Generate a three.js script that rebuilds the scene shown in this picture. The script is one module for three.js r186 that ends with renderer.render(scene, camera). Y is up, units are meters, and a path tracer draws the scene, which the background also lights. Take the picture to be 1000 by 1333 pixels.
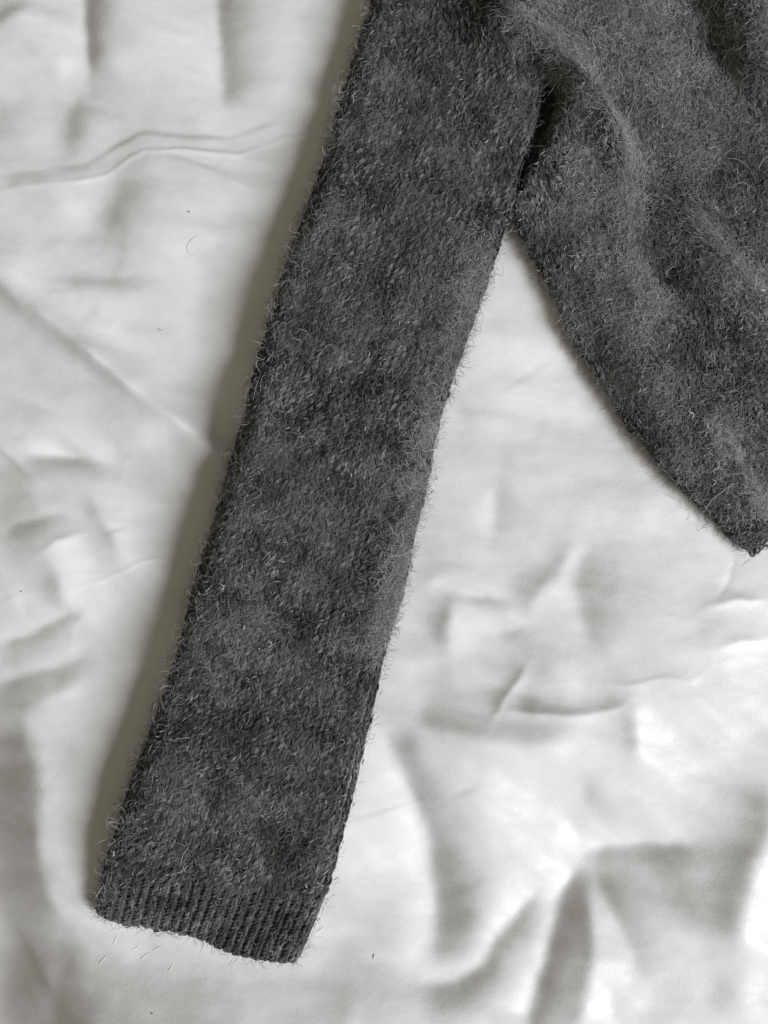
import * as THREE from 'three';
import { mergeGeometries } from 'three/addons/utils/BufferGeometryUtils.js';
import { RectAreaLightUniformsLib } from 'three/addons/lights/RectAreaLightUniformsLib.js';

// ---------------------------------------------------------------- camera, light, exposure
const S = 0.00045, H = 0.64;                       // metres per unit of the lay-out plan (the sheet is 0.45 m x 0.6 m in view)
const X = (u, h = 0) => (u - 500) * S * (1 - h / H), Z = (v, h = 0) => (v - 666.5) * S * (1 - h / H);
const scene = new THREE.Scene();
scene.background = new THREE.Color().setRGB(0.07, 0.062, 0.047);
const camera = new THREE.PerspectiveCamera(2 * Math.atan(666.5 * S / H) * 180 / Math.PI, 0.75, 0.05, 20);
camera.position.set(0, H, 0);
camera.up.set(0, 0, -1);
camera.lookAt(0, 0, 0);
scene.add(camera);
const renderer = new THREE.WebGLRenderer({ antialias: true });
renderer.toneMapping = THREE.LinearToneMapping;
renderer.toneMappingExposure = 1;
renderer.shadowMap.enabled = true;
RectAreaLightUniformsLib.init();
const LX = 0.86, LZ = 0.51;                        // the window lies to the right and towards the viewer's side of the bed
const elevation = 35 * Math.PI / 180, reach = 4.2;
const windowLight = new THREE.RectAreaLight(new THREE.Color().setRGB(0.915, 0.94, 0.99), 24.5, 1.6, 1.85);
windowLight.position.set(LX * Math.cos(elevation) * reach, Math.sin(elevation) * reach, LZ * Math.cos(elevation) * reach);
windowLight.lookAt(0, 0, 0);
scene.add(windowLight);
const fillLight = new THREE.RectAreaLight(new THREE.Color().setRGB(1, 0.91, 0.72), 0.26, 3.2, 3.2);   // added overhead fill, stands in for warm room bounce
fillLight.position.set(-0.3, 2.3, -0.3);
fillLight.lookAt(-0.3, 0, -0.301);
scene.add(fillLight);

// ---------------------------------------------------------------- helpers
let seed = 20241;
const rnd = () => { seed = (seed + 0x6D2B79F5) | 0; let t = Math.imul(seed ^ (seed >>> 15), 1 | seed); t = (t + Math.imul(t ^ (t >>> 7), 61 | t)) ^ t; return ((t ^ (t >>> 14)) >>> 0) / 4294967296; };
const gauss = () => Math.sqrt(-2 * Math.log(1 - rnd() * 0.9999)) * Math.cos(2 * Math.PI * rnd());
const clamp = (x, a = 0, b = 1) => Math.min(b, Math.max(a, x));
const smooth = (a, b, x) => { const t = clamp((x - a) / (b - a)); return t * t * (3 - 2 * t); };
const hash = (i, j, k) => { let h = (i * 374761393 + j * 668265263 + k * 2147483647) | 0; h = Math.imul(h ^ (h >>> 13), 1274126177); return ((h ^ (h >>> 16)) >>> 0) / 4294967296; };
const vnoise = (x, y, k = 0) => {
  const i = Math.floor(x), j = Math.floor(y), f = x - i, g = y - j, u = f * f * (3 - 2 * f), v = g * g * (3 - 2 * g);
  return (hash(i, j, k) * (1 - u) + hash(i + 1, j, k) * u) * (1 - v) + (hash(i, j + 1, k) * (1 - u) + hash(i + 1, j + 1, k) * u) * v;
};
const fbm = (x, y, k = 0, n = 4) => { let s = 0, a = 0.5; for (let o = 0; o < n; o++) { s += a * (vnoise(x, y, k + o * 17) - 0.5); x *= 2.03; y *= 2.03; a *= 0.5; } return s * 2; };

// Relief of a cloth: folds are listed by where their flanks face (amount, half width one side, other side, path); the slopes are then joined into heights.
const N = 1024, CELL = 1.75, U0 = -396, V0 = -229;
function fft(re, im, inverse) {
  for (let i = 1, j = 0; i < N; i++) { let b = N >> 1; for (; j & b; b >>= 1) j ^= b; j ^= b; if (i < j) { let t = re[i]; re[i] = re[j]; re[j] = t; t = im[i]; im[i] = im[j]; im[j] = t; } }
  for (let len = 2; len <= N; len <<= 1) {
    const a = (inverse ? 2 : -2) * Math.PI / len, half = len >> 1;
    for (let k = 0; k < half; k++) {
      const c = Math.cos(a * k), s = Math.sin(a * k);
      for (let i = k; i < N; i += len) {
        const j = i + half, xr = re[j] * c - im[j] * s, xi = re[j] * s + im[j] * c;
        re[j] = re[i] - xr; im[j] = im[i] - xi; re[i] += xr; im[i] += xi;
      }
    }
  }
}
function fft2(re, im, inverse) {
  const a = new Float64Array(N), b = new Float64Array(N);
  for (let r = 0; r < N; r++) { a.set(re.subarray(r * N, r * N + N)); b.set(im.subarray(r * N, r * N + N)); fft(a, b, inverse); re.set(a, r * N); im.set(b, r * N); }
  for (let c = 0; c < N; c++) {
    for (let r = 0; r < N; r++) { a[r] = re[r * N + c]; b[r] = im[r * N + c]; }
    fft(a, b, inverse);
    for (let r = 0; r < N; r++) { re[r * N + c] = a[r]; im[r * N + c] = b[r]; }
  }
}
function relief(folds, crests, slope, noise) {
  const s = new Float64Array(N * N), im = new Float64Array(N * N);
  for (const fold of [...folds, ...crests]) {
    const path = fold[fold.length - 1], crest = fold.length === 6, widest = crest ? Math.max(fold[1], fold[3]) : Math.max(fold[1], fold[2]), thin = widest < 3.5, warp = thin ? 0.5 : 1;
    const pad = (crest ? 4 : 3) * widest + 12, us = path.filter((_, i) => i % 2 === 0), vs = path.filter((_, i) => i % 2), run = [0];
    for (let k = 1; k < us.length; k++) run.push(run[k - 1] + Math.hypot(us[k] - us[k - 1], vs[k] - vs[k - 1]));
    const total = run[us.length - 1], ease = Math.min(crest ? 40 : 26, total / 2) + 1e-6;
    const i0 = Math.max(0, Math.floor((Math.min(...us) - pad - U0) / CELL)), i1 = Math.min(N - 1, Math.ceil((Math.max(...us) + pad - U0) / CELL));
    const j0 = Math.max(0, Math.floor((Math.min(...vs) - pad - V0) / CELL)), j1 = Math.min(N - 1, Math.ceil((Math.max(...vs) + pad - V0) / CELL));
    for (let j = j0; j <= j1; j++) for (let i = i0; i <= i1; i++) {
      const g = U0 + i * CELL, q = V0 + j * CELL, u = g + warp * (6 * fbm(g / 45, q / 45, 201, 2) + 2.5 * fbm(g / 13, q / 13, 205, 2)), v = q + warp * (6 * fbm(g / 45, q / 45, 211, 2) + 2.5 * fbm(g / 13, q / 13, 215, 2));
      let best = 1e9, perp = 1, along = 0;
      for (let k = 0; k + 1 < us.length; k++) {
        const ax = us[k], ay = vs[k], dx = us[k + 1] - ax, dy = vs[k + 1] - ay, l = Math.hypot(dx, dy) + 1e-9;
        const t = clamp(((u - ax) * dx + (v - ay) * dy) / (l * l)), ex = u - ax - t * dx, ey = v - ay - t * dy, d = ex * ex + ey * ey;
        if (d < best) { best = d; perp = (dx * (v - ay) - dy * (u - ax)) / l; along = run[k] + t * l; }
      }
      const ends = smooth(0, ease, Math.min(along, total - along)), d = Math.sqrt(best);
      if (crest) {
        const [dark, reachDark, lit, reachLit, sharp] = fold, edge = sharp < 2.6 ? sharp * 1.3 : sharp * 2.3, m = 0.5 + 0.5 * Math.tanh(perp / (edge + 0.6 * Math.max(0, d - Math.abs(perp)))), a = d / reachDark, b = d / reachLit;
        s[j * N + i] += (0.12 + 0.88 * ends) * (lit * (1 - m) * Math.exp(-b * b / (0.5 + b)) - dark * m * Math.exp(-a * a / (0.5 + a)));
      } else {
        const w = perp < 0 ? fold[1] : fold[2];
        s[j * N + i] += fold[0] * (thin ? 0.2 + 1.0 * vnoise(g / 38, q / 38, 221) : 1) * (0.42 + 0.58 * ends) * Math.exp(-0.5 * best / (w * w));
      }
    }
  }
  for (let j = 0; j < N; j++) for (let i = 0; i < N; i++) s[j * N + i] += noise(U0 + i * CELL, V0 + j * CELL);
  fft2(s, im, false);
  const unit = 2 * Math.PI / (N * CELL * S);
  for (let j = 0; j < N; j++) for (let i = 0; i < N; i++) {
    const kx = (i < N / 2 ? i : i - N) * unit, kz = (j < N / 2 ? j : j - N) * unit, kl = kx * LX + kz * LZ, kp = kx * LZ - kz * LX;
    const f = slope * kl / (kl * kl + 0.02 * kp * kp + 90), n = j * N + i, re = s[n];
    s[n] = -f * im[n]; im[n] = f * re;
  }
  fft2(s, im, true);
  const h = new Float32Array(N * N);
  for (let n = 0; n < h.length; n++) h[n] = s[n] / (N * N);
  return h;
}
function look(field, u, v) {
  const x = (u - U0) / CELL, y = (v - V0) / CELL, i = Math.floor(x), j = Math.floor(y), f = x - i, g = y - j;
  const at = (a, b) => field[(((b % N) + N) % N) * N + (((a % N) + N) % N)];
  return (at(i, j) * (1 - f) + at(i + 1, j) * f) * (1 - g) + (at(i, j + 1) * (1 - f) + at(i + 1, j + 1) * f) * g;
}
function blurred(field, radius) {
  let a = field.slice();
  for (let pass = 0; pass < 3; pass++) for (const [step, line] of [[1, N], [N, 1]]) {
    const b = new Float32Array(N * N);
    for (let l = 0; l < N; l++) {
      let sum = 0; const o = l * line, get = (k) => a[o + (((k % N) + N) % N) * step];
      for (let k = -radius; k <= radius; k++) sum += get(k);
      for (let k = 0; k < N; k++) { b[o + k * step] = sum / (2 * radius + 1); sum += get(k + radius + 1) - get(k - radius); }
    }
    a = b;
  }
  return a;
}

// ---------------------------------------------------------------- bed sheet
// crests: [shaded side, its reach, lit side, its reach, sharpness, path]; the shaded side is on the right hand when walking the path
const sheetCrests = [
  // upper left
  [1.0, 26, 0.22, 24, 3, [117, 112, 112, 60, 109, 0, 107, -70]], [0.65, 30, 0.2, 30, 3, [293, 155, 286, 70, 282, 0, 280, -70]], [0.8, 22, 0.25, 20, 5, [48, -6, 32, 18, 10, 34, -25, 46]],
  [0.85, 17, 0.4, 30, 4, [-30, 350, 0, 373, 50, 406, 100, 442, 150, 485, 200, 525, 250, 564, 290, 596]],
  [0.85, 13, 0.6, 18, 4, [22, 590, 70, 592, 115, 596, 150, 620]], [0.35, 8, 0.15, 12, 3, [-20, 505, 45, 528, 80, 546]], [0.45, 6, 0.1, 10, 2.5, [-20, 560, 5, 588, 28, 608, 66, 628]],
  // middle left
  [0.5, 14, 0.4, 24, 4, [108, 634, 129, 658, 150, 690, 168, 738]], [0.4, 5, 0.45, 15, 2, [122, 688, 85, 705, 48, 724]], [0.7, 20, 0.3, 26, 4, [72, 732, 80, 765, 76, 798]], [0.35, 12, 0.2, 12, 3, [-5, 697, 30, 681, 66, 671, 105, 668]],
  [0.6, 18, 0.35, 12, 3, [-20, 842, 30, 828, 60, 813, 86, 800, 106, 799, 114, 814]], [0.55, 16, 0.3, 12, 4, [-20, 892, 30, 880, 70, 870, 100, 856, 120, 840]], [0.35, 14, 0.35, 14, 4, [124, 868, 95, 893, 60, 914, 20, 932]],
  [0.55, 46, 0.22, 40, 6, [34, 925, 54, 1000, 64, 1030, 50, 1090, 60, 1150, 84, 1210]],
  // right of the sleeve
  [0.4, 15, 0.35, 15, 4, [641, 716, 645, 680, 650, 618]], [0.38, 13, 0.4, 12, 4, [594, 740, 560, 755, 534, 766]], [0.8, 19, 0.3, 24, 4, [592, 768, 588, 800, 582, 830, 584, 866]], [0.7, 8, 0.45, 16, 3, [590, 771, 633, 779, 678, 794]],
  [0.55, 9, 0.35, 12, 3, [638, 822, 660, 824, 692, 817]], [0.4, 22, 0.35, 13, 4, [754, 694, 726, 752, 698, 780, 672, 810]], [0.45, 42, 0.25, 14, 5, [774, 860, 757, 800, 745, 762, 752, 730, 778, 698]], [0.55, 8, 0.35, 20, 2.5, [692, 858, 662, 902, 634, 942]],
  [0.55, 9, 0.25, 8, 2, [822, 903, 803, 917, 779, 921, 738, 928, 691, 930, 648, 926]], [0.55, 32, 0.35, 34, 6, [758, 957, 690, 966, 610, 960, 526, 936]], [0.65, 18, 0.4, 26, 4, [816, 900, 822, 940, 828, 994]],
  [0.35, 6, 0.35, 13, 2, [1010, 778, 958, 780, 928, 786, 903, 797]], [0.3, 6, 0.25, 12, 2, [1010, 828, 958, 834, 916, 845]], [0.35, 6, 0.2, 10, 2, [914, 873, 893, 886, 868, 881, 832, 889, 776, 889]], [0.3, 4, 0.35, 5, 2, [925, 787, 946, 757, 962, 718]],
  // lower right
  [0.5, 14, 0.2, 18, 4, [764, 1068, 762, 1036, 769, 1008]], [0.75, 25, 0.4, 26, 4, [758, 1120, 800, 1111, 850, 1106, 920, 1100]], [1.15, 24, 0.4, 17, 4, [678, 1352, 702, 1282, 716, 1232, 732, 1190, 752, 1149, 763, 1122]],
  [0.7, 19, 0.22, 17, 4, [766, 1150, 768, 1200, 766, 1245, 756, 1300, 740, 1352]], [0.6, 20, 0.15, 20, 5, [842, 1285, 817, 1228, 791, 1172, 773, 1128]], [0.95, 40, 0.32, 40, 6, [1012, 1010, 990, 1085, 970, 1139, 957, 1184, 954, 1226]],
  [1.05, 24, 0.4, 15, 4, [538, 1286, 595, 1283, 630, 1257, 654, 1219, 678, 1191, 708, 1160]], [0.85, 36, 0.26, 34, 5, [566, 1272, 562, 1240, 569, 1180, 563, 1115, 540, 1040, 515, 985, 496, 946]], [0.35, 10, 0.2, 16, 4, [803, 1330, 800, 1300, 788, 1275]],
];
const sheetFolds = [
  [0.45, 12, 12, [70, 78, 100, 92]], [-0.5, 15, 12, [114, 118, 93, 152, 92, 198]], [0.2, 40, 40, [190, 50, 160, 110]], [0.2, 26, 26, [245, 60, 250, 120]],
  [-0.5, 1.9, 1.9, [-10, 246, 50, 240, 100, 235, 140, 224, 168, 206, 190, 196, 230, 193, 270, 198, 310, 201, 340, 189, 370, 177, 412, 173]],
  [0.4, 2.1, 2.1, [-10, 250, 50, 244, 100, 239, 140, 228, 168, 210, 190, 200, 230, 197, 270, 202, 310, 205, 340, 193, 370, 181, 412, 177]],
  [-0.4, 2.8, 2.8, [-10, 231, 60, 222, 110, 215, 150, 192, 190, 173, 230, 176, 300, 179, 330, 169, 362, 158]], [-0.25, 6, 6, [0, 238, 90, 228, 150, 210]], [-0.3, 2, 2, [235, 206, 275, 222, 312, 240]],
  [-0.5, 20, 20, [173, 225, 156, 268, 140, 306]], [0.3, 18, 18, [112, 258, 84, 286]], [0.25, 24, 24, [10, 345, 60, 348]], [-0.35, 6, 11, [80, 363, 140, 370, 190, 366]], [-0.25, 24, 24, [140, 338, 170, 345]], [-0.2, 12, 12, [110, 402, 128, 412]], [0.18, 40, 40, [270, 290, 230, 380]],
  [0.35, 16, 16, [175, 543, 228, 578, 276, 602]], [-0.12, 40, 40, [30, 460, 110, 510]], [0.2, 12, 12, [40, 618, 85, 632, 138, 655]], [-0.35, 28, 28, [-10, 668, 60, 645]], [0.4, 16, 16, [94, 716, 101, 738, 92, 760]], [0.35, 13, 13, [5, 786, 34, 781]],
  [-0.3, 1.8, 1.8, [84, 767, 135, 752, 186, 731, 222, 723]], [0.3, 1.8, 1.8, [84, 771, 135, 756, 186, 735, 222, 727]], [-0.35, 1.8, 1.8, [141, 695, 168, 686]], [-0.25, 1.8, 1.8, [80, 745, 150, 742]], [-0.3, 1.8, 1.8, [0, 780, 25, 773]],
  [-0.4, 30, 30, [-5, 950, -10, 1050, -5, 1150]], [-0.65, 60, 60, [-20, 1130, 30, 1320, 120, 1370]], [-0.45, 80, 80, [-10, 990, 50, 1250, 190, 1400]], [-0.55, 60, 70, [60, 1290, 250, 1310, 460, 1350]], [-0.35, 40, 40, [170, 1240, 250, 1290, 330, 1310]], [-0.6, 26, 26, [20, 1275, 46, 1255]],
  [0.15, 30, 30, [650, 410, 700, 500]], [-0.15, 18, 18, [590, 540, 625, 530]], [-0.14, 16, 16, [690, 560, 715, 570]], [-0.16, 12, 12, [640, 430, 670, 425]], [-0.2, 3, 3, [645, 515, 690, 490, 728, 462]], [0.3, 9, 9, [602, 797, 633, 810, 670, 817]],
  [-0.3, 12, 12, [668, 912, 704, 915]], [0.2, 14, 14, [720, 880, 770, 890]], [-0.25, 10, 10, [902, 832, 924, 811]], [0.2, 60, 60, [960, 900, 950, 1010]], [0.2, 5, 5, [934, 951, 1000, 944]], [-0.5, 3, 3, [594, 1039, 619, 1025]], [-0.25, 2, 2, [455, 1072, 500, 1060, 552, 1047]],
  [0.2, 24, 24, [620, 1012, 715, 1014]], [0.25, 9, 9, [754, 1104, 733, 1073]], [-0.4, 16, 16, [948, 1262, 930, 1300]], [0.2, 22, 22, [984, 1130, 982, 1200, 988, 1270]],
  // broad swells
  [-0.24, 46, 46, [560, 860, 640, 880, 720, 900]], [-0.2, 60, 60, [700, 720, 820, 760]], [-0.16, 50, 50, [580, 700, 600, 640]], [-0.3, 46, 46, [850, 1165, 900, 1140]], [-0.25, 40, 40, [850, 1280, 900, 1320]], [-0.5, 24, 24, [590, 1145, 606, 1190, 596, 1235]], [-0.22, 40, 40, [420, 1240, 480, 1300]], [-0.2, 40, 40, [20, 680, 60, 720]],
];
const sheetNoise = (u, v) => {
  const off = 1 + 1.2 * smooth(30, 260, Math.max(-u, u - 1000, -v, v - 1333));
  return off * (0.24 * fbm(u / 100, v / 85, 3, 4) + 0.18 * fbm((u + v * 0.3) / 46, (v - u * 0.25) / 19, 11, 3)) + 0.05 * fbm((u + v * 0.2) / 9, v / 5.5, 29, 2);
};
const sheetRelief = relief(sheetFolds, sheetCrests, 0.78, sheetNoise);
const sheetLow = blurred(sheetRelief, 14);
const sheetY = (u, v) => look(sheetRelief, u, v);

function axis(lo, hi, step, far) {
  const a = []; for (let x = lo; x <= hi; x += step) a.push(x);
  for (let s = step, x = hi; x < hi + far;) { s *= 1.16; x += s; a.push(x); }
  for (let s = step, x = lo; x > lo - far;) { s *= 1.16; x -= s; a.unshift(x); }
  return a;
}
{
  const us = axis(-30, 1030, 2.1, 900), vs = axis(-30, 1364, 2.1, 900), n = us.length, m = vs.length;
  const p = new Float32Array(n * m * 3), uv = new Float32Array(n * m * 2), index = [];
  for (let j = 0; j < m; j++) for (let i = 0; i < n; i++) {
    const k = j * n + i; p.set([X(us[i]), sheetY(us[i], vs[j]), Z(vs[j])], 3 * k); uv.set([us[i] * S, vs[j] * S], 2 * k);
    if (i + 1 < n && j + 1 < m) index.push(k, k + n, k + 1, k + 1, k + n, k + n + 1);
  }
  const g = new THREE.BufferGeometry();
  g.setAttribute('position', new THREE.BufferAttribute(p, 3)); g.setAttribute('uv', new THREE.BufferAttribute(uv, 2)); g.setIndex(index); g.computeVertexNormals();
  // weave: fine threads plus soft slubs
  const W = 1024, weave = new Uint8Array(W * W * 4);
  for (let j = 0; j < W; j++) for (let i = 0; i < W; i++) {
    const t = 0.5 + 0.25 * (vnoise(i / 2, j / 1.8, 5) - 0.5) + 0.3 * (vnoise(i / 4, j / 3, 6) - 0.5) + 0.36 * (vnoise(i / 5, j / 5, 7) - 0.5) + 0.3 * (vnoise(i / 17, j / 8, 8) - 0.5);
    const q = clamp(t) * 255; weave.set([q, q, q, 255], 4 * (j * W + i));
  }
  const bump = new THREE.DataTexture(weave, W, W); bump.wrapS = bump.wrapT = THREE.RepeatWrapping; bump.magFilter = THREE.LinearFilter; bump.repeat.set(1 / 0.16, 1 / 0.16); bump.needsUpdate = true;
  const cotton = new THREE.MeshPhysicalMaterial({ color: new THREE.Color().setRGB(0.805, 0.80, 0.795), roughness: 0.4, specularIntensity: 0.55, sheen: 0.25, sheenRoughness: 0.5, sheenColor: new THREE.Color(1, 1, 1), bumpMap: bump, bumpScale: 0.00009 });
  const sheet = new THREE.Mesh(g, cotton); sheet.name = 'bed_sheet'; sheet.castShadow = sheet.receiveShadow = true;
  sheet.userData = { label: 'rumpled white cotton sateen bed sheet under the grey sweater', category: 'bed sheet' };
  scene.add(sheet);
}

// ---------------------------------------------------------------- sweater: plan of the outline
const leftEdge = [535, -170, 508, -70, 485, 0, 456, 92, 421, 210, 386, 312, 351, 420, 326, 510, 301, 600, 276, 690, 252, 770, 232, 850, 206, 930, 176, 1010, 152, 1090, 136, 1142, 123, 1184];
const rightEdge = [655, -170, 664, -70, 678, 0, 700, 62, 714, 130, 700, 180, 682, 225, 666, 272, 652, 318, 641, 352, 616, 422, 591, 492, 570, 562, 556, 632, 540, 702, 526, 770, 506, 834, 491, 900, 475, 970, 461, 1032, 446, 1092, 427, 1160, 409, 1206, 389, 1252];
const notch = 7;                                  // point of rightEdge where sleeve and body part
const cuffEdge = [123, 1184, 140, 1197, 168, 1203, 205, 1209, 250, 1219, 285, 1234, 312, 1244, 345, 1250, 372, 1254, 389, 1252];
const bodyEdge = [666, 272, 679, 300, 696, 332, 723, 386, 750, 442, 790, 503, 830, 562, 870, 612, 910, 655, 950, 692, 976, 716, 985, 722];
const curve = (flat) => { const p = []; for (let i = 0; i < flat.length; i += 2) p.push(new THREE.Vector3(flat[i], flat[i + 1], 0)); return new THREE.CatmullRomCurve3(p, false, 'centripetal'); };
const cLeft = curve(leftEdge), cRight = curve(rightEdge), cBody = curve(bodyEdge), cCuff = curve(cuffEdge), cRightLow = curve(rightEdge.slice(2 * notch));
const outline = [];
const push = (c, n, back) => { for (let i = 0; i <= n; i++) { const q = c.getPointAt(back ? 1 - i / n : i / n); outline.push([q.x, q.y]); } };
push(cLeft, 110, true); outline.push([860, -170], [1170, -170], [1170, 250], [1170, 587]);
for (let i = 1; i < 12; i++) outline.push([1170 - 185 * i / 12, 587 + 135 * i / 12]);
push(cBody, 50, true); push(cRightLow, 90, false); push(cCuff, 40, true);
for (const q of outline) { q[0] += 2.2 * fbm(q[0] / 14, q[1] / 14, 51, 2); q[1] += 2.2 * fbm(q[0] / 14, q[1] / 14, 57, 2); }
const G = 3, GU = 100, GV = -190, GW = 362, GH = 490;
const dist = new Float32Array(GW * GH);
for (let j = 0; j < GH; j++) for (let i = 0; i < GW; i++) {
  const u = GU + i * G, v = GV + j * G; let best = 1e9, inside = false;
  for (let k = 0, l = outline.length - 1; k < outline.length; l = k++) {
    const [ax, ay] = outline[l], [bx, by] = outline[k], dx = bx - ax, dy = by - ay;
    if ((ay > v) !== (by > v) && u < (dx * (v - ay)) / dy + ax) inside = !inside;
    const t = clamp(((u - ax) * dx + (v - ay) * dy) / (dx * dx + dy * dy + 1e-9)), ex = u - ax - t * dx, ey = v - ay - t * dy, d = ex * ex + ey * ey;
    if (d < best) best = d;
  }
  dist[j * GW + i] = Math.sqrt(best) * (inside ? 1 : -1);
}
const edgeDist = (u, v) => {
  const x = clamp((u - GU) / G, 0, GW - 1.001), y = clamp((v - GV) / G, 0, GH - 1.001), i = Math.floor(x), j = Math.floor(y), f = x - i, g = y - j, at = (a, b) => dist[b * GW + a];
  return (at(i, j) * (1 - f) + at(i + 1, j) * f) * (1 - g) + (at(i, j + 1) * (1 - f) + at(i + 1, j + 1) * f) * g;
};
const armX = (v) => { const t = rightEdge; for (let i = 0; i + 3 < t.length; i += 2) if (v <= t[i + 3]) return t[i] + (t[i + 2] - t[i]) * clamp((v - t[i + 1]) / (t[i + 3] - t[i + 1])); return 400; };
const onSleeve = (u, v) => v < 280 ? u < armX(v) : u < 672 - (v - 280) * 0.12;
const cuffDepth = (u, v) => (v - (1122 + (u - 140) * 0.14)) / 70;      // 0 where the ribbing starts, about 1 at the cast-off edge

// ---------------------------------------------------------------- sweater: relief
const knitFolds = [
  [0.9, 13, 11, [645, 50, 700, 74, 736, 100, 771, 150, 800, 200, 820, 238]], [-0.7, 14, 14, [702, 104, 724, 134, 744, 168]], [-0.3, 18, 18, [760, 210, 790, 260]], [0.3, 40, 40, [800, 70, 850, 50, 845, 120]], [-0.45, 15, 15, [596, 30, 640, 84]], [0.25, 20, 20, [690, 20, 740, 40]], [-0.2, 22, 22, [545, 40, 540, 110]],
  [-0.85, 15, 15, [918, -20, 940, 40, 975, 115]], [0.3, 14, 14, [975, 15, 1000, 60]], [-0.45, 24, 24, [868, 220, 852, 320, 885, 400]], [0.7, 10, 12, [896, 305, 940, 350, 990, 398, 1030, 430]], [-0.5, 14, 14, [890, 372, 930, 420, 970, 460]], [0.65, 24, 24, [742, 205, 772, 245]], [0.2, 26, 26, [820, 180, 850, 260]],
  [-0.3, 16, 16, [770, 440, 830, 520]], [0.55, 7, 7, [925, 560, 955, 600, 992, 660]], [-0.45, 14, 14, [980, 590, 1010, 640]], [0.25, 14, 14, [850, 480, 900, 540]], [-0.3, 14, 14, [940, 480, 980, 520]],
  [-0.5, 11, 9, [372, 1085, 366, 1132]], [0.3, 14, 14, [268, 1000, 290, 1040]], [-0.3, 20, 20, [320, 940, 340, 960]], [0.3, 20, 20, [250, 870, 290, 850]], [-0.25, 18, 18, [420, 800, 380, 830]], [0.25, 24, 24, [480, 300, 470, 360]], [-0.25, 24, 24, [420, 520, 440, 560]], [0.2, 20, 20, [600, 200, 580, 260]],
];
const knitRelief = relief(knitFolds, [], 1.1, (u, v) => 0.35 * fbm(u / 60, v / 75, 71, 3) + 0.16 * fbm(u / 14, v / 16, 75, 2));
const creaseLine = [[664, 282, 4], [671, 254, 4.5], [683, 222, 6.5], [696, 190, 11.5], [708, 162, 15], [713, 142, 14], [710, 120, 6]];
function crease(u, v) {
  let best = 0;
  for (let k = 0; k + 1 < creaseLine.length; k++) {
    const [ax, ay, aw] = creaseLine[k], [bx, by, bw] = creaseLine[k + 1], dx = bx - ax, dy = by - ay, t = clamp(((u - ax) * dx + (v - ay) * dy) / (dx * dx + dy * dy));
    const w = aw + (bw - aw) * t, d = ((u - ax - t * dx) ** 2 + (v - ay - t * dy) ** 2) / (w * w);
    best = Math.max(best, Math.exp(-Math.pow(d, 1.5)) * smooth(3, 8, w));
  }
  return best;
}
// folded lips of cloth: height, width of the steep side, width of the gentle side, path (gentle side to the right of the picture)
const lipLines = [[0.013, 15, 30, [630, 30, 664, 52, 700, 74, 736, 100, 771, 150, 800, 200, 824, 250]], [0.0085, 15, 28, [880, 280, 910, 315, 945, 352, 990, 395, 1040, 440]], [0.0035, 7, 26, [918, 545, 940, 575, 962, 612, 996, 668]], [0.004, 16, 40, [800, 250, 815, 330, 850, 420]]];
function lips(u, v) {
  let sum = 0;
  for (const [h, wl, wr, path] of lipLines) {
    let best = 1e9, side = 1, along = 0; const n = path.length / 2 - 1;
    for (let k = 0; k < n; k++) {
      const ax = path[2 * k], ay = path[2 * k + 1], dx = path[2 * k + 2] - ax, dy = path[2 * k + 3] - ay, t = clamp(((u - ax) * dx + (v - ay) * dy) / (dx * dx + dy * dy)), d = (u - ax - t * dx) ** 2 + (v - ay - t * dy) ** 2;
      if (d < best) { best = d; side = dx * (v - ay) - dy * (u - ax); along = (k + t) / n; }
    }
    const w = side < 0 ? wr : wl; sum += h * Math.pow(Math.sin(Math.PI * (0.02 + 0.96 * along)), 0.7) * Math.exp(-best / (w * w));
  }
  return sum;
}
const rimR = 26;
const dome = (d, radius = rimR) => { const t = clamp(1 - Math.max(d, 0) / radius); return Math.sqrt(1 - t * t); };
function heights(u, v) {
  const d = edgeDist(u, v), c = smooth(-0.6, 1, cuffDepth(u, v)) * (onSleeve(u, v) ? 1 : 0), body = onSleeve(u, v) ? 0 : smooth(230, 300, v), hem = body * smooth(520, 720, v);
  const base = look(sheetLow, u, v), mid = base + 0.0105 - (1 - body) * (0.0045 * (1 - smooth(0, 500, v)) - (onSleeve(u, v) ? 0.0015 : 0) * smooth(600, 950, v)) - 0.006 * c - 0.0062 * body - 0.0005 * hem, up = 0.0130 - 0.0065 * c - 0.004 * hem, r = dome(d, rimR + 42 * body);
  let top = mid + up * r + (look(knitRelief, u, v) + lips(u, v)) * smooth(0, 30, d) * (1 - 0.5 * c);
  const k = crease(u, v); top = top * (1 - k) + (base + 0.002) * k;
  return [top, Math.min(top - 0.0002, mid - 0.0095 * r * (1 - 0.4 * c - 0.4 * body)), mid];
}
const place = (u, v, y) => new THREE.Vector3(X(u, 0.012), y, Z(v, 0.012));
const topAt = (u, v) => place(u, v, heights(u, v)[0]);
function frameAt(u, v) {                                        // point and outward normal on the upper face
  const e = 1.2, p = topAt(u, v), a = topAt(u + e, v), b = topAt(u - e, v), c = topAt(u, v + e), d = topAt(u, v - e);
  const n = c.sub(d).cross(a.sub(b)).normalize();
  return { p, n };
}

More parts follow.
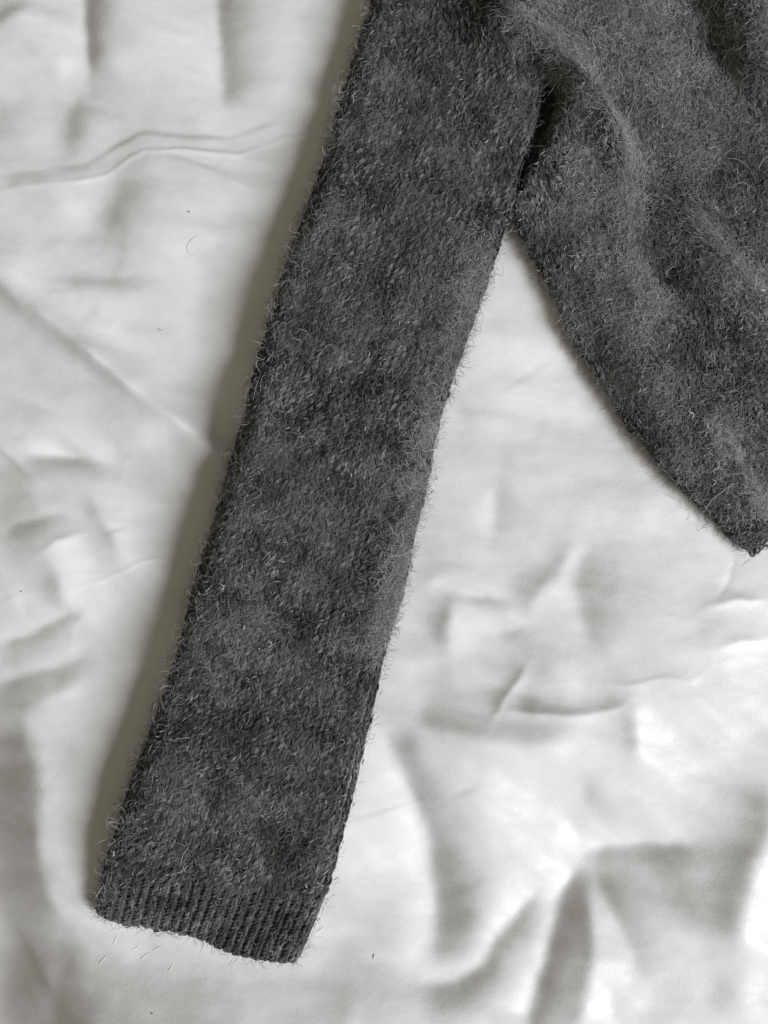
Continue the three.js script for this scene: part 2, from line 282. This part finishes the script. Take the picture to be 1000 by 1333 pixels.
// ---------------------------------------------------------------- sweater: cloth
const tagKnit = new THREE.Group(); tagKnit.name = 'sweater'; scene.add(tagKnit);
tagKnit.userData = { label: 'fuzzy charcoal grey knitted sweater laid flat with one long sleeve stretched out', category: 'sweater' };
tagKnit.position.copy(place(540, 560, 0));
const origin = tagKnit.position;
const woolMap = (() => {
  const W = 512, a = new Uint8Array(W * W * 4);
  for (let j = 0; j < W; j++) for (let i = 0; i < W; i++) { const t = clamp(0.82 + 0.3 * fbm(i / 7, j / 7, 91, 3) + 0.2 * (vnoise(i / 1.5, j / 1.5, 95) - 0.5)) * 255; a.set([t, t, t, 255], 4 * (j * W + i)); }
  const t = new THREE.DataTexture(a, W, W); t.wrapS = t.wrapT = THREE.RepeatWrapping; t.magFilter = THREE.LinearFilter; t.colorSpace = THREE.SRGBColorSpace; t.repeat.set(18, 18); t.needsUpdate = true; return t;
})();
const cloth = new THREE.MeshPhysicalMaterial({ color: new THREE.Color().setRGB(0.105, 0.104, 0.103), map: woolMap, roughness: 0.95, specularIntensity: 0.2 });
const yarnMaterial = new THREE.MeshStandardMaterial({ color: 0xffffff, roughness: 0.9 });
const fibreMaterial = new THREE.MeshStandardMaterial({ color: 0xffffff, roughness: 0.65 });
function own(mesh, name, parent, stuff) { mesh.name = name; mesh.castShadow = mesh.receiveShadow = true; if (stuff) mesh.userData.kind = 'stuff'; parent.add(mesh); return mesh; }
const kindOf = (u, v) => onSleeve(u, v) ? (cuffDepth(u, v) > 0 ? 'cuff' : 'sleeve') : (hemDepth(u, v) < 26 ? 'hem' : 'body');
function hemDepth(u, v) { return (1170 - u) * -0.589 * -1 * 0 + ((587 + (1170 - u) * 135 / 185) - v) * 0.808; }
const cloths = {};
{
  const vertex = { sleeve: new Map(), cuff: new Map(), body: new Map(), hem: new Map() }, data = {};
  for (const k in vertex) data[k] = { p: [], uv: [], index: [] };
  const corner = (k, i, j, side) => {
    const key = (j * GW + i) * 2 + side, m = vertex[k]; if (m.has(key)) return m.get(key);
    let u = GU + i * G, v = GV + j * G; const d = dist[j * GW + i];
    if (d < 0) for (let s = 0; s < 3; s++) { const e = edgeDist(u, v), gx = (edgeDist(u + 2, v) - edgeDist(u - 2, v)) / 4, gy = (edgeDist(u, v + 2) - edgeDist(u, v - 2)) / 4, q = gx * gx + gy * gy + 1e-6; u -= e * gx / q; v -= e * gy / q; }
    const [t, b, mid] = heights(u, v), y = d < 0 ? mid : side ? b : t, p = place(u, v, y).sub(origin);
    const n = data[k].p.length / 3; data[k].p.push(p.x, p.y, p.z); data[k].uv.push(u * S * 2, v * S * 2); m.set(key, n); return n;
  };
  for (let j = 0; j + 1 < GH; j++) for (let i = 0; i + 1 < GW; i++) {
    const ds = [dist[j * GW + i], dist[j * GW + i + 1], dist[(j + 1) * GW + i], dist[(j + 1) * GW + i + 1]];
    if (Math.max(...ds) <= 0) continue;
    const k = kindOf(GU + (i + 0.5) * G, GV + (j + 0.5) * G);
    for (const side of [0, 1]) {
      const a = corner(k, i, j, side), b = corner(k, i + 1, j, side), c = corner(k, i, j + 1, side), d = corner(k, i + 1, j + 1, side);
      if (side) data[k].index.push(a, b, c, b, d, c); else data[k].index.push(a, c, b, b, c, d);
    }
  }
  for (const k of ['sleeve', 'cuff', 'body', 'hem']) {
    const g = new THREE.BufferGeometry();
    g.setAttribute('position', new THREE.Float32BufferAttribute(data[k].p, 3)); g.setAttribute('uv', new THREE.Float32BufferAttribute(data[k].uv, 2)); g.setIndex(data[k].index); g.computeVertexNormals();
    cloths[k] = own(new THREE.Mesh(g, cloth), k, tagKnit);
  }
}

// ---------------------------------------------------------------- sweater: stitches
function yarnLeg(length, radius, bend) {                        // one slanted leg of a knit stitch, lying along +z, plump in the middle
  const segs = 5, around = 6, p = [], index = [];
  for (let s = 0; s <= segs; s++) {
    const t = s / segs, r = radius * (0.55 + 0.45 * Math.sin(Math.PI * t)), z = (t - 0.5) * length, y = bend * (Math.sin(Math.PI * t) - 0.6), x = 0.25 * radius * Math.sin(2 * Math.PI * t);
    for (let a = 0; a < around; a++) { const f = 2 * Math.PI * a / around; p.push(x + r * Math.cos(f), y + r * 0.9 * Math.sin(f), z); }
  }
  for (let s = 0; s < segs; s++) for (let a = 0; a < around; a++) { const b = (a + 1) % around, o = s * around; index.push(o + a, o + around + a, o + b, o + b, o + around + a, o + around + b); }
  const g = new THREE.BufferGeometry(); g.setAttribute('position', new THREE.Float32BufferAttribute(p, 3)); g.setIndex(index); g.computeVertexNormals(); return g;
}
const UP = new THREE.Vector3(0, 1, 0), M = new THREE.Matrix4(), tmp = new THREE.Vector3();
function basis(p, n, dir, scale, target = new THREE.Matrix4()) { // y along n, z along dir
  const x = new THREE.Vector3().crossVectors(n, dir).normalize(), z = new THREE.Vector3().crossVectors(x, n);
  target.makeBasis(x.multiplyScalar(scale), tmp.copy(n).multiplyScalar(scale).clone(), z.multiplyScalar(scale)); target.setPosition(p.clone().sub(origin)); return target;
}
const grey = (t, warm = 0) => new THREE.Color().setRGB(t * (1 + warm), t, t * (0.995 - warm));
const heather = (u, v) => (onSleeve(u, v) ? 0.074 : 0.094) * Math.exp(0.4 * gauss() + 1.3 * fbm(u / 26, v / 26, 101, 3));
const legs = { sleeve: [], body: [], hem: [] };
function sleevePoint(t, w) { const a = cLeft.getPointAt(clamp(t)), b = cRight.getPointAt(clamp(t)); return [a.x + (b.x - a.x) * w, a.y + (b.y - a.y) * w]; }
function addLeg(list, u, v, du, dv, mirror, tone = 1) {                   // du,dv: wale direction
  const { p, n } = frameAt(u, v), q = mirror * 0.5 + 0.08 * gauss(), c = Math.cos(q), s = Math.sin(q), dir = new THREE.Vector3(du * c - dv * s, 0, du * s + dv * c);
  dir.addScaledVector(n, -dir.dot(n)).normalize();
  p.addScaledVector(n, 0.0006 + 0.0003 * gauss());
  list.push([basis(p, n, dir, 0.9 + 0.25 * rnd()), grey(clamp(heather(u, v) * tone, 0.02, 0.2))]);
}
const rowsS = 204, walesS = 29;
for (let r = 0; r < rowsS; r++) {
  const t = (r + 0.5) / rowsS;
  for (let w = 0; w < walesS; w++) for (const m of [-1, 1]) {
    const f = (w + 0.5 + m * 0.23) / walesS, [u, v] = sleevePoint(t, 0.004 + 0.992 * f);
    if (v < -90 || edgeDist(u, v) < 0.8 || cuffDepth(u, v) > 0.3 * rnd()) continue;
    const [u2, v2] = sleevePoint(t + 0.01, f), l = Math.hypot(u2 - u, v2 - v) || 1;
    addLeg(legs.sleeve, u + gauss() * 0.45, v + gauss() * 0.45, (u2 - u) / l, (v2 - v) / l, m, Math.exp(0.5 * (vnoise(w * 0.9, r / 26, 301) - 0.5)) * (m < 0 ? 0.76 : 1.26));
  }
}
const wd = [0.585, 0.811], cd = [0.811, -0.585];
for (let a = -80; a < 80; a++) for (let b = -130; b < 110; b++) for (const m of [-1, 1]) {
  const i = a * 8.8 + m * 2.2, j = b * 6.9, u = 900 + cd[0] * i + wd[0] * j, v = 300 + cd[1] * i + wd[1] * j;
  if (u > 1090 || v < -90 || edgeDist(u, v) < 0.8 || onSleeve(u, v)) continue;
  addLeg(kindOf(u, v) === 'hem' ? legs.hem : legs.body, u + gauss() * 0.8, v + gauss() * 0.8, wd[0], wd[1], m);
}
const legShapes = [0, 1, 2].map(() => {
  const parts = [yarnLeg(9.8 * S, 1.5 * S, 1.05 * S)];
  for (let i = 0; i < 5; i++) { const f = Math.PI * (0.1 + 0.8 * rnd()), x = 1.9 * Math.cos(f), y = 1.7 * Math.sin(f), pts = []; for (let k = 0; k < 4; k++) { const t = k / 3; pts.push(new THREE.Vector3((x * (0.5 + Math.sin(Math.PI * t) * 0.6) + 0.5 * gauss()) * S, (y * (0.4 + 0.7 * Math.sin(Math.PI * t)) + 0.25 * gauss()) * S, (t - 0.5) * (9.5 + 3.5 * rnd()) * S)); } parts.push(fibre(pts, (0.42 + 0.25 * rnd()) * S, 4)); }
  parts.forEach((g) => g.deleteAttribute('uv')); return mergeGeometries(parts);
});
function scatter(list, shape, material, name, parent) {
  const o = new THREE.InstancedMesh(shape, material, list.length);
  list.forEach(([m, c], i) => { o.setMatrixAt(i, m); o.setColorAt(i, c); });
  return own(o, name, parent, true);
}
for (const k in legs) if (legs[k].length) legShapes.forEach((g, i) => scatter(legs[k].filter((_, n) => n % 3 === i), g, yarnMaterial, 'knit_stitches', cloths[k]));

// ribs of the cuff, one mesh each: columns of plump stitches that end in a cast-off loop
{
  const ribs = 22, shape = yarnLeg(8.2 * S, 2.3 * S, 1.0 * S);
  for (let k = 0; k < ribs; k++) {
    const parts = [], w = (k + 0.5) / ribs;
    const addPiece = (u, v, du, dv, mirror, lift, size) => {
      const { p, n } = frameAt(u, v), q = mirror, c = Math.cos(q), s = Math.sin(q), dir = new THREE.Vector3(du * c - dv * s, 0, du * s + dv * c); dir.addScaledVector(n, -dir.dot(n)).normalize();
      p.addScaledVector(n, lift);
      const g = shape.clone().applyMatrix4(basis(p, n, dir, size)), t = clamp(heather(u, v) * 0.8, 0.014, 0.22), col = new Float32Array(g.attributes.position.count * 3);
      for (let i = 0; i < col.length; i += 3) { col[i] = t; col[i + 1] = t; col[i + 2] = t; }
      g.setAttribute('color', new THREE.BufferAttribute(col, 3)); parts.push(g);
    };
    const top = sleevePoint(0.925, w), end = cCuff.getPointAt(clamp(0.012 + 0.976 * w)), du0 = end.x - top[0], dv0 = end.y - top[1], len = Math.hypot(du0, dv0), du = du0 / len, dv = dv0 / len;
    let t0 = 0; const startAt = -0.12 + 0.5 * rnd() * rnd(); while (t0 < 0.9 && cuffDepth(top[0] + du0 * t0, top[1] + dv0 * t0) < startAt) t0 += 0.01;
    const count = Math.round(len * (1 - t0) / 5.6);
    for (let r = 0; r <= count; r++) {
      const t = t0 + (1 - t0) * (r + 0.3) / (count + 0.3), u = top[0] + du0 * t, v = top[1] + dv0 * t;
      const inset = edgeDist(u, v) < 0.6; if (inset && r < count) continue;
      for (const m of [-1, 1]) addPiece(u - dv * m * 1.9 + gauss() * 0.4, v + du * m * 1.9 + gauss() * 0.4, du, dv, m * 0.42 + 0.1 * gauss(), 0.0007 + 0.0002 * gauss(), 0.95 + 0.15 * rnd());
    }
    for (const m of [-1, 1]) { const u = end.x - du * 1.6 - dv * m * 2.6, v = end.y - dv * 1.6 + du * m * 2.6; addPiece(u, v, -dv, du, m * 0.5, 0.0006, 0.85 + 0.2 * rnd()); }
    own(new THREE.Mesh(mergeGeometries(parts), new THREE.MeshStandardMaterial({ vertexColors: true, roughness: 0.9 })), 'rib', cloths.cuff);
  }
}

// ---------------------------------------------------------------- sweater: mohair halo
function fibre(points, radius, sides = 3) {                     // a thin hair with tapering ends
  const c = new THREE.CatmullRomCurve3(points), segs = points.length * 2, p = [], index = [], f = c.computeFrenetFrames(segs, false);
  for (let s = 0; s <= segs; s++) {
    const q = c.getPoint(s / segs), r = radius * (0.3 + 0.8 * Math.sin(Math.PI * Math.min(0.98, 0.12 + 0.88 * s / segs)));
    for (let a = 0; a < sides; a++) { const w = 2 * Math.PI * a / sides; p.push(q.x + r * (Math.cos(w) * f.normals[s].x + Math.sin(w) * f.binormals[s].x), q.y + r * (Math.cos(w) * f.normals[s].y + Math.sin(w) * f.binormals[s].y), q.z + r * (Math.cos(w) * f.normals[s].z + Math.sin(w) * f.binormals[s].z)); }
  }
  for (let s = 0; s < segs; s++) for (let a = 0; a < sides; a++) { const b = (a + 1) % sides, o = s * sides; index.push(o + a, o + sides + a, o + b, o + b, o + sides + a, o + sides + b); }
  const g = new THREE.BufferGeometry(); g.setAttribute('position', new THREE.Float32BufferAttribute(p, 3)); g.setIndex(index); g.computeVertexNormals(); return g;
}
function hairPath(length, curl, lift, spread, turn) {           // units of the plan; y is away from the cloth
  let a = turn, x = gauss() * spread, z = gauss() * spread, y = -0.6; const n = 4 + Math.floor(rnd() * 3), pts = [], bend = curl * gauss(), rise = lift * (0.3 + rnd());
  for (let i = 0; i < n; i++) {
    pts.push(new THREE.Vector3(x * S, y * S, z * S)); a += bend / n + 0.35 * gauss(); const l = length / n; x += Math.cos(a) * l; z += Math.sin(a) * l;
    y += rise * (i < n * 0.6 ? 1 : -0.35) / n * 1.6;
  }
  return pts;
}
const tufts = { near: [], loose: [], strand: [] };
for (let k = 0; k < 10; k++) {
  const parts = []; for (let i = 0; i < 4; i++) parts.push(fibre(hairPath(6 + 5 * rnd(), 0.35, 1.2, 6, 0.3 * gauss() + (rnd() < 0.5 ? Math.PI : 0)), (0.48 + 0.36 * rnd()) * S, 5)); tufts.strand.push(mergeGeometries(parts));
}
for (let k = 0; k < 12; k++) {
  const parts = []; for (let i = 0; i < 7; i++) parts.push(fibre(hairPath(11 + 14 * rnd(), 1.5, 2.4, 6.5, 0.6 * gauss() + (rnd() < 0.5 ? Math.PI : 0)), (0.16 + 0.11 * rnd()) * S)); tufts.near.push(mergeGeometries(parts));
}
for (let k = 0; k < 10; k++) {
  const parts = []; for (let i = 0; i < 3; i++) parts.push(fibre(hairPath(14 + 24 * rnd() * rnd(), 1.7, 4.5, 6, 0.9 * gauss() + (rnd() < 0.5 ? Math.PI : 0)), (0.17 + 0.1 * rnd()) * S)); tufts.loose.push(mergeGeometries(parts));
}
const fuzz = { sleeve: {}, cuff: {}, body: {}, hem: {} };
function addTuft(u, v, kind, bright, rim = 0, low = false) {
  const k = kindOf(u, v), { p, n } = frameAt(u, v), lean = kind === 'loose' ? 0.9 : kind === 'strand' ? 0.38 : 0.6, a = (kind === 'strand' ? -0.8 : -0.9) + lean * gauss(), dir = new THREE.Vector3(Math.cos(a), 0, Math.sin(a));
  if (rim) { n.y += rim; n.normalize(); if (low) p.y -= 0.003 * rnd(); }
  if (Math.abs(dir.dot(n)) > 0.97) dir.set(n.z, 0.3, -n.x);
  const x = dir.clone().addScaledVector(n, -dir.dot(n)).normalize(), z = new THREE.Vector3().crossVectors(x, n).normalize(), sc = 0.8 + 0.45 * rnd();
  const m = new THREE.Matrix4().makeBasis(x.multiplyScalar(sc), n.clone().multiplyScalar(sc), z.multiplyScalar(sc)); m.setPosition(p.addScaledVector(n, 0.0011 - 0.0006 * (k === 'cuff' ? 1 : 0)).sub(origin));
  const list = (fuzz[k][kind] ??= tufts[kind].map(() => []));
  list[Math.floor(rnd() * list.length)].push([m, grey(bright, 0.015 * gauss())]);
}
const clump = (u, v) => fbm(u / 30, v / 30, 131, 3);
for (let i = 0; i < 90000; i++) {
  const u = 110 + rnd() * 960, v = -80 + rnd() * 1345; if (edgeDist(u, v) < 3 + 8 * rnd()) continue;
  const c = clump(u, v), sleeve = onSleeve(u, v), cuff = sleeve ? smooth(-0.6, 0.5, cuffDepth(u, v)) : 0;
  if (rnd() > (sleeve ? 0.25 : 0.5) * (0.8 + 2.8 * c) * (1 - 0.25 * cuff) * (sleeve ? 1 - 0.35 * smooth(650, 950, v) : 1)) continue;
  addTuft(u, v, 'near', clamp((sleeve ? 0.16 : 0.21) * Math.exp(0.4 * gauss() + 1.0 * c), 0.03, 0.45));
}
for (let i = 0; i < 38000; i++) {                               // short slanting locks of yarn pulled up from the stitches
  const u = 110 + rnd() * 960, v = -80 + rnd() * 1345; if (edgeDist(u, v) < 2.5) continue;
  const c = fbm(u / 17, v / 17, 141, 3), sleeve = onSleeve(u, v), cuff = sleeve ? smooth(-0.2, 0.8, cuffDepth(u, v)) : 0;
  if (rnd() > (sleeve ? 0.2 : 0.32) * (1 + 2.2 * c) * (1 - 0.45 * cuff)) continue;
  addTuft(u, v, 'strand', clamp((sleeve ? 0.118 : 0.14) * Math.exp(0.52 * gauss() + 1.2 * c), 0.02, 0.5));
}
for (let i = 0; i < 16000; i++) {
  const u = 110 + rnd() * 960, v = -80 + rnd() * 1345; if (edgeDist(u, v) < 6 + 12 * rnd()) continue;
  const c = clump(u + 300, v), cuff = onSleeve(u, v) ? smooth(-0.6, 0.5, cuffDepth(u, v)) : 0;
  if (rnd() > (0.5 + 0.9 * c) * (1 - 0.7 * cuff) * (onSleeve(u, v) ? 0.25 : 0.6)) continue;
  addTuft(u, v, 'loose', clamp(0.19 * Math.exp(0.3 * gauss()), 0.06, 0.4));
}
// thicker fuzz with highlights painted in as a paler tone: along the seam side of the sleeve, on the lips of the folds and high on the body
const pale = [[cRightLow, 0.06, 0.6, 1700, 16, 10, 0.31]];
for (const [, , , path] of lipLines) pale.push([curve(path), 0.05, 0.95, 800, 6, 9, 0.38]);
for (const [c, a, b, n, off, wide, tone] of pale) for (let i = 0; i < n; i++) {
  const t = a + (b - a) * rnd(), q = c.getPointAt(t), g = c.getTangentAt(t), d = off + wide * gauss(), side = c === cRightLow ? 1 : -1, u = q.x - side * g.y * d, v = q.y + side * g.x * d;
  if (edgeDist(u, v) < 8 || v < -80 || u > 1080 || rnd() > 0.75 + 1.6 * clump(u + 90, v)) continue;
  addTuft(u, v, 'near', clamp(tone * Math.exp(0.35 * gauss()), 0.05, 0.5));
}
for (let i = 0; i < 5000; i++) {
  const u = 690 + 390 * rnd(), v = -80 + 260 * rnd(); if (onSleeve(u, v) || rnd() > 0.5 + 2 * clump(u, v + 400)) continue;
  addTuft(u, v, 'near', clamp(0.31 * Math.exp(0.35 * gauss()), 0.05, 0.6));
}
for (const [c, n] of [[cLeft, 650], [cRightLow, 110], [cBody, 140], [cCuff, 40]]) for (let i = 0; i < n; i++) {   // hairs that stand out from the edges
  const q = c.getPointAt(rnd()), gx = edgeDist(q.x + 3, q.y) - edgeDist(q.x - 3, q.y), gy = edgeDist(q.x, q.y + 3) - edgeDist(q.x, q.y - 3), l = Math.hypot(gx, gy) || 1, far = rnd() < (c === cLeft ? 0.5 : 0.08), d = far ? 4 + 7 * rnd() : 3 + 5 * rnd();
  const u = q.x + gx / l * d, v = q.y + gy / l * d; if (edgeDist(u, v) < 0.4 || v < -80) continue;
  addTuft(u, v, far ? 'loose' : 'near', clamp((far ? 0.5 : 0.17) * Math.exp(0.4 * gauss()), 0.03, 0.8), far ? 0.9 : 0.25, !far);
}
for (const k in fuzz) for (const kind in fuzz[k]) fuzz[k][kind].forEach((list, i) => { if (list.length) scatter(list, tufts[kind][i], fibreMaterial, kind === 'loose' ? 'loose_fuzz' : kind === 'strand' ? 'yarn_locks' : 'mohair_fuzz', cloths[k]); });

// long single hairs and the loops at the corner of the hem
function hairOn(path, lift, radius, name, parent, tone) {
  const pts = path.map(([u, v], i) => { const inside = edgeDist(u, v) > 1, y = inside ? heights(u, v)[0] + lift : Math.max(sheetY(u, v) + 0.0006, heights(u, v)[2] - 0.002 * (i - path.length + 3)); return place(u, v, y).sub(parent === scene ? new THREE.Vector3() : origin); });
  return own(new THREE.Mesh(fibre(pts, radius, 5), new THREE.MeshStandardMaterial({ color: grey(tone, 0.02), roughness: 0.6 })), name, parent);
}
hairOn([[966, 627], [950, 631], [936, 642], [926, 651], [920, 663], [918, 673], [921, 680]], 0.0028, 0.42 * S, 'loose_hair', cloths.body, 0.5);
hairOn([[880, 613], [876, 617], [873, 624], [875, 630]], 0.003, 0.36 * S, 'loose_hair', cloths.body, 0.5);
hairOn([[942, 208], [955, 211], [966, 219], [974, 230], [978, 240]], 0.0045, 0.36 * S, 'loose_hair', cloths.body, 0.4);
hairOn([[981, 226], [986, 216], [994, 208], [1003, 205]], 0.0045, 0.4 * S, 'loose_hair', cloths.body, 0.4);
hairOn([[248, 705], [262, 697], [285, 688], [300, 678]], 0.003, 0.36 * S, 'loose_hair', cloths.sleeve, 0.4);
hairOn([[252, 1092], [246, 1100], [243, 1110], [241, 1118]], 0.003, 0.4 * S, 'loose_hair', cloths.sleeve, 0.42);
const loopYarn = new THREE.MeshStandardMaterial({ color: grey(0.085), roughness: 0.9 });
for (let i = 0; i < 9; i++) {
  const u = 984 + i * 6.5, v = 721 - i * 4.6, y = heights(u, v - 3)[2], g = new THREE.TorusGeometry(4.4 * S, 1.5 * S, 6, 14);
  g.rotateX(Math.PI / 2 + 0.4 * gauss()); g.rotateZ(0.4 * gauss()); g.scale(1, 1, 1.2);
  const p = place(u, v - 1.5, y + 0.002).sub(origin), o = own(new THREE.Mesh(g, loopYarn), 'hem_loop', cloths.hem); o.position.copy(p);
}

// ---------------------------------------------------------------- lint on the sheet
function lint(name, label, path, radius, tone, group) {
  const c = path[Math.floor(path.length / 2)], o = new THREE.Vector3(X(c[0]), sheetY(c[0], c[1]), Z(c[1]));
  const pts = path.map(([u, v]) => new THREE.Vector3(X(u), sheetY(u, v) + radius * 0.6, Z(v)).sub(o));
  const m = own(new THREE.Mesh(fibre(pts, radius, 5), new THREE.MeshStandardMaterial({ color: grey(tone, 0.02), roughness: 0.7 })), name, scene); m.position.copy(o);
  m.userData = { label, category: 'lint' }; if (group) m.userData.group = group;
}
lint('dark_thread', 'short dark thread lying on the sheet to the lower right of the cuff', [[487, 1244], [486, 1247], [485.5, 1251]], 0.45 * S, 0.06);
lint('dark_speck', 'tiny dark speck of lint on the upper left of the sheet', [[246.5, 277], [248, 278.5], [248, 279.5]], 0.7 * S, 0.07);
lint('dark_speck_001', 'tiny dark speck of lint near the left border of the sheet', [[24, 769], [26, 770.5], [27, 770.5]], 0.55 * S, 0.05);
lint('dark_speck_002', 'tiny dark speck of lint on the grey lower left of the sheet below the cuff', [[203, 1305], [204.5, 1305.5], [205.5, 1305]], 0.6 * S, 0.06);
lint('dark_speck_003', 'faint brown speck of lint beside the diagonal fold left of the sleeve', [[205, 427], [207, 429], [210, 429.5]], 0.4 * S, 0.2);
lint('pale_hair', 'single pale curled hair lying on the upper left of the sheet', [[259, 308], [250, 314], [244, 323], [247, 331], [256, 333]], 0.26 * S, 0.38);
[[190, 1243, 0.7], [178, 1229, 0.9], [224, 1256, 1.0], [151, 1222, 1.2], [134, 1249, 0.8], [206, 1233, 0.5], [418, 1187, 1.8], [414, 1214, 0.6], [403, 1230, 2.1]].forEach(([u, v, a], i) => {
  const which = ['second from the right of those below the cuff', 'upper middle one of those below the cuff', 'rightmost of those below the cuff', 'uppermost and left of those below the cuff', 'leftmost and lowest of those below the cuff', 'upper right one of those below the cuff', 'uppermost of three right of the cuff corner', 'middle of three right of the cuff corner', 'lowest of three right of the cuff corner'][i];
  const l = 5 + 4 * rnd(), c = Math.cos(a), s = -Math.sin(a), b = 1.5 * gauss();
  lint('shed_hair' + (i ? '_' + String(i).padStart(3, '0') : ''), 'short pale shed hair on the sheet, ' + which, [[u - c * l, v - s * l], [u + b * s, v - b * c], [u + c * l, v + s * l]], 0.34 * S, 0.92, 'pale hairs shed beside the cuff');
});

renderer.render(scene, camera);
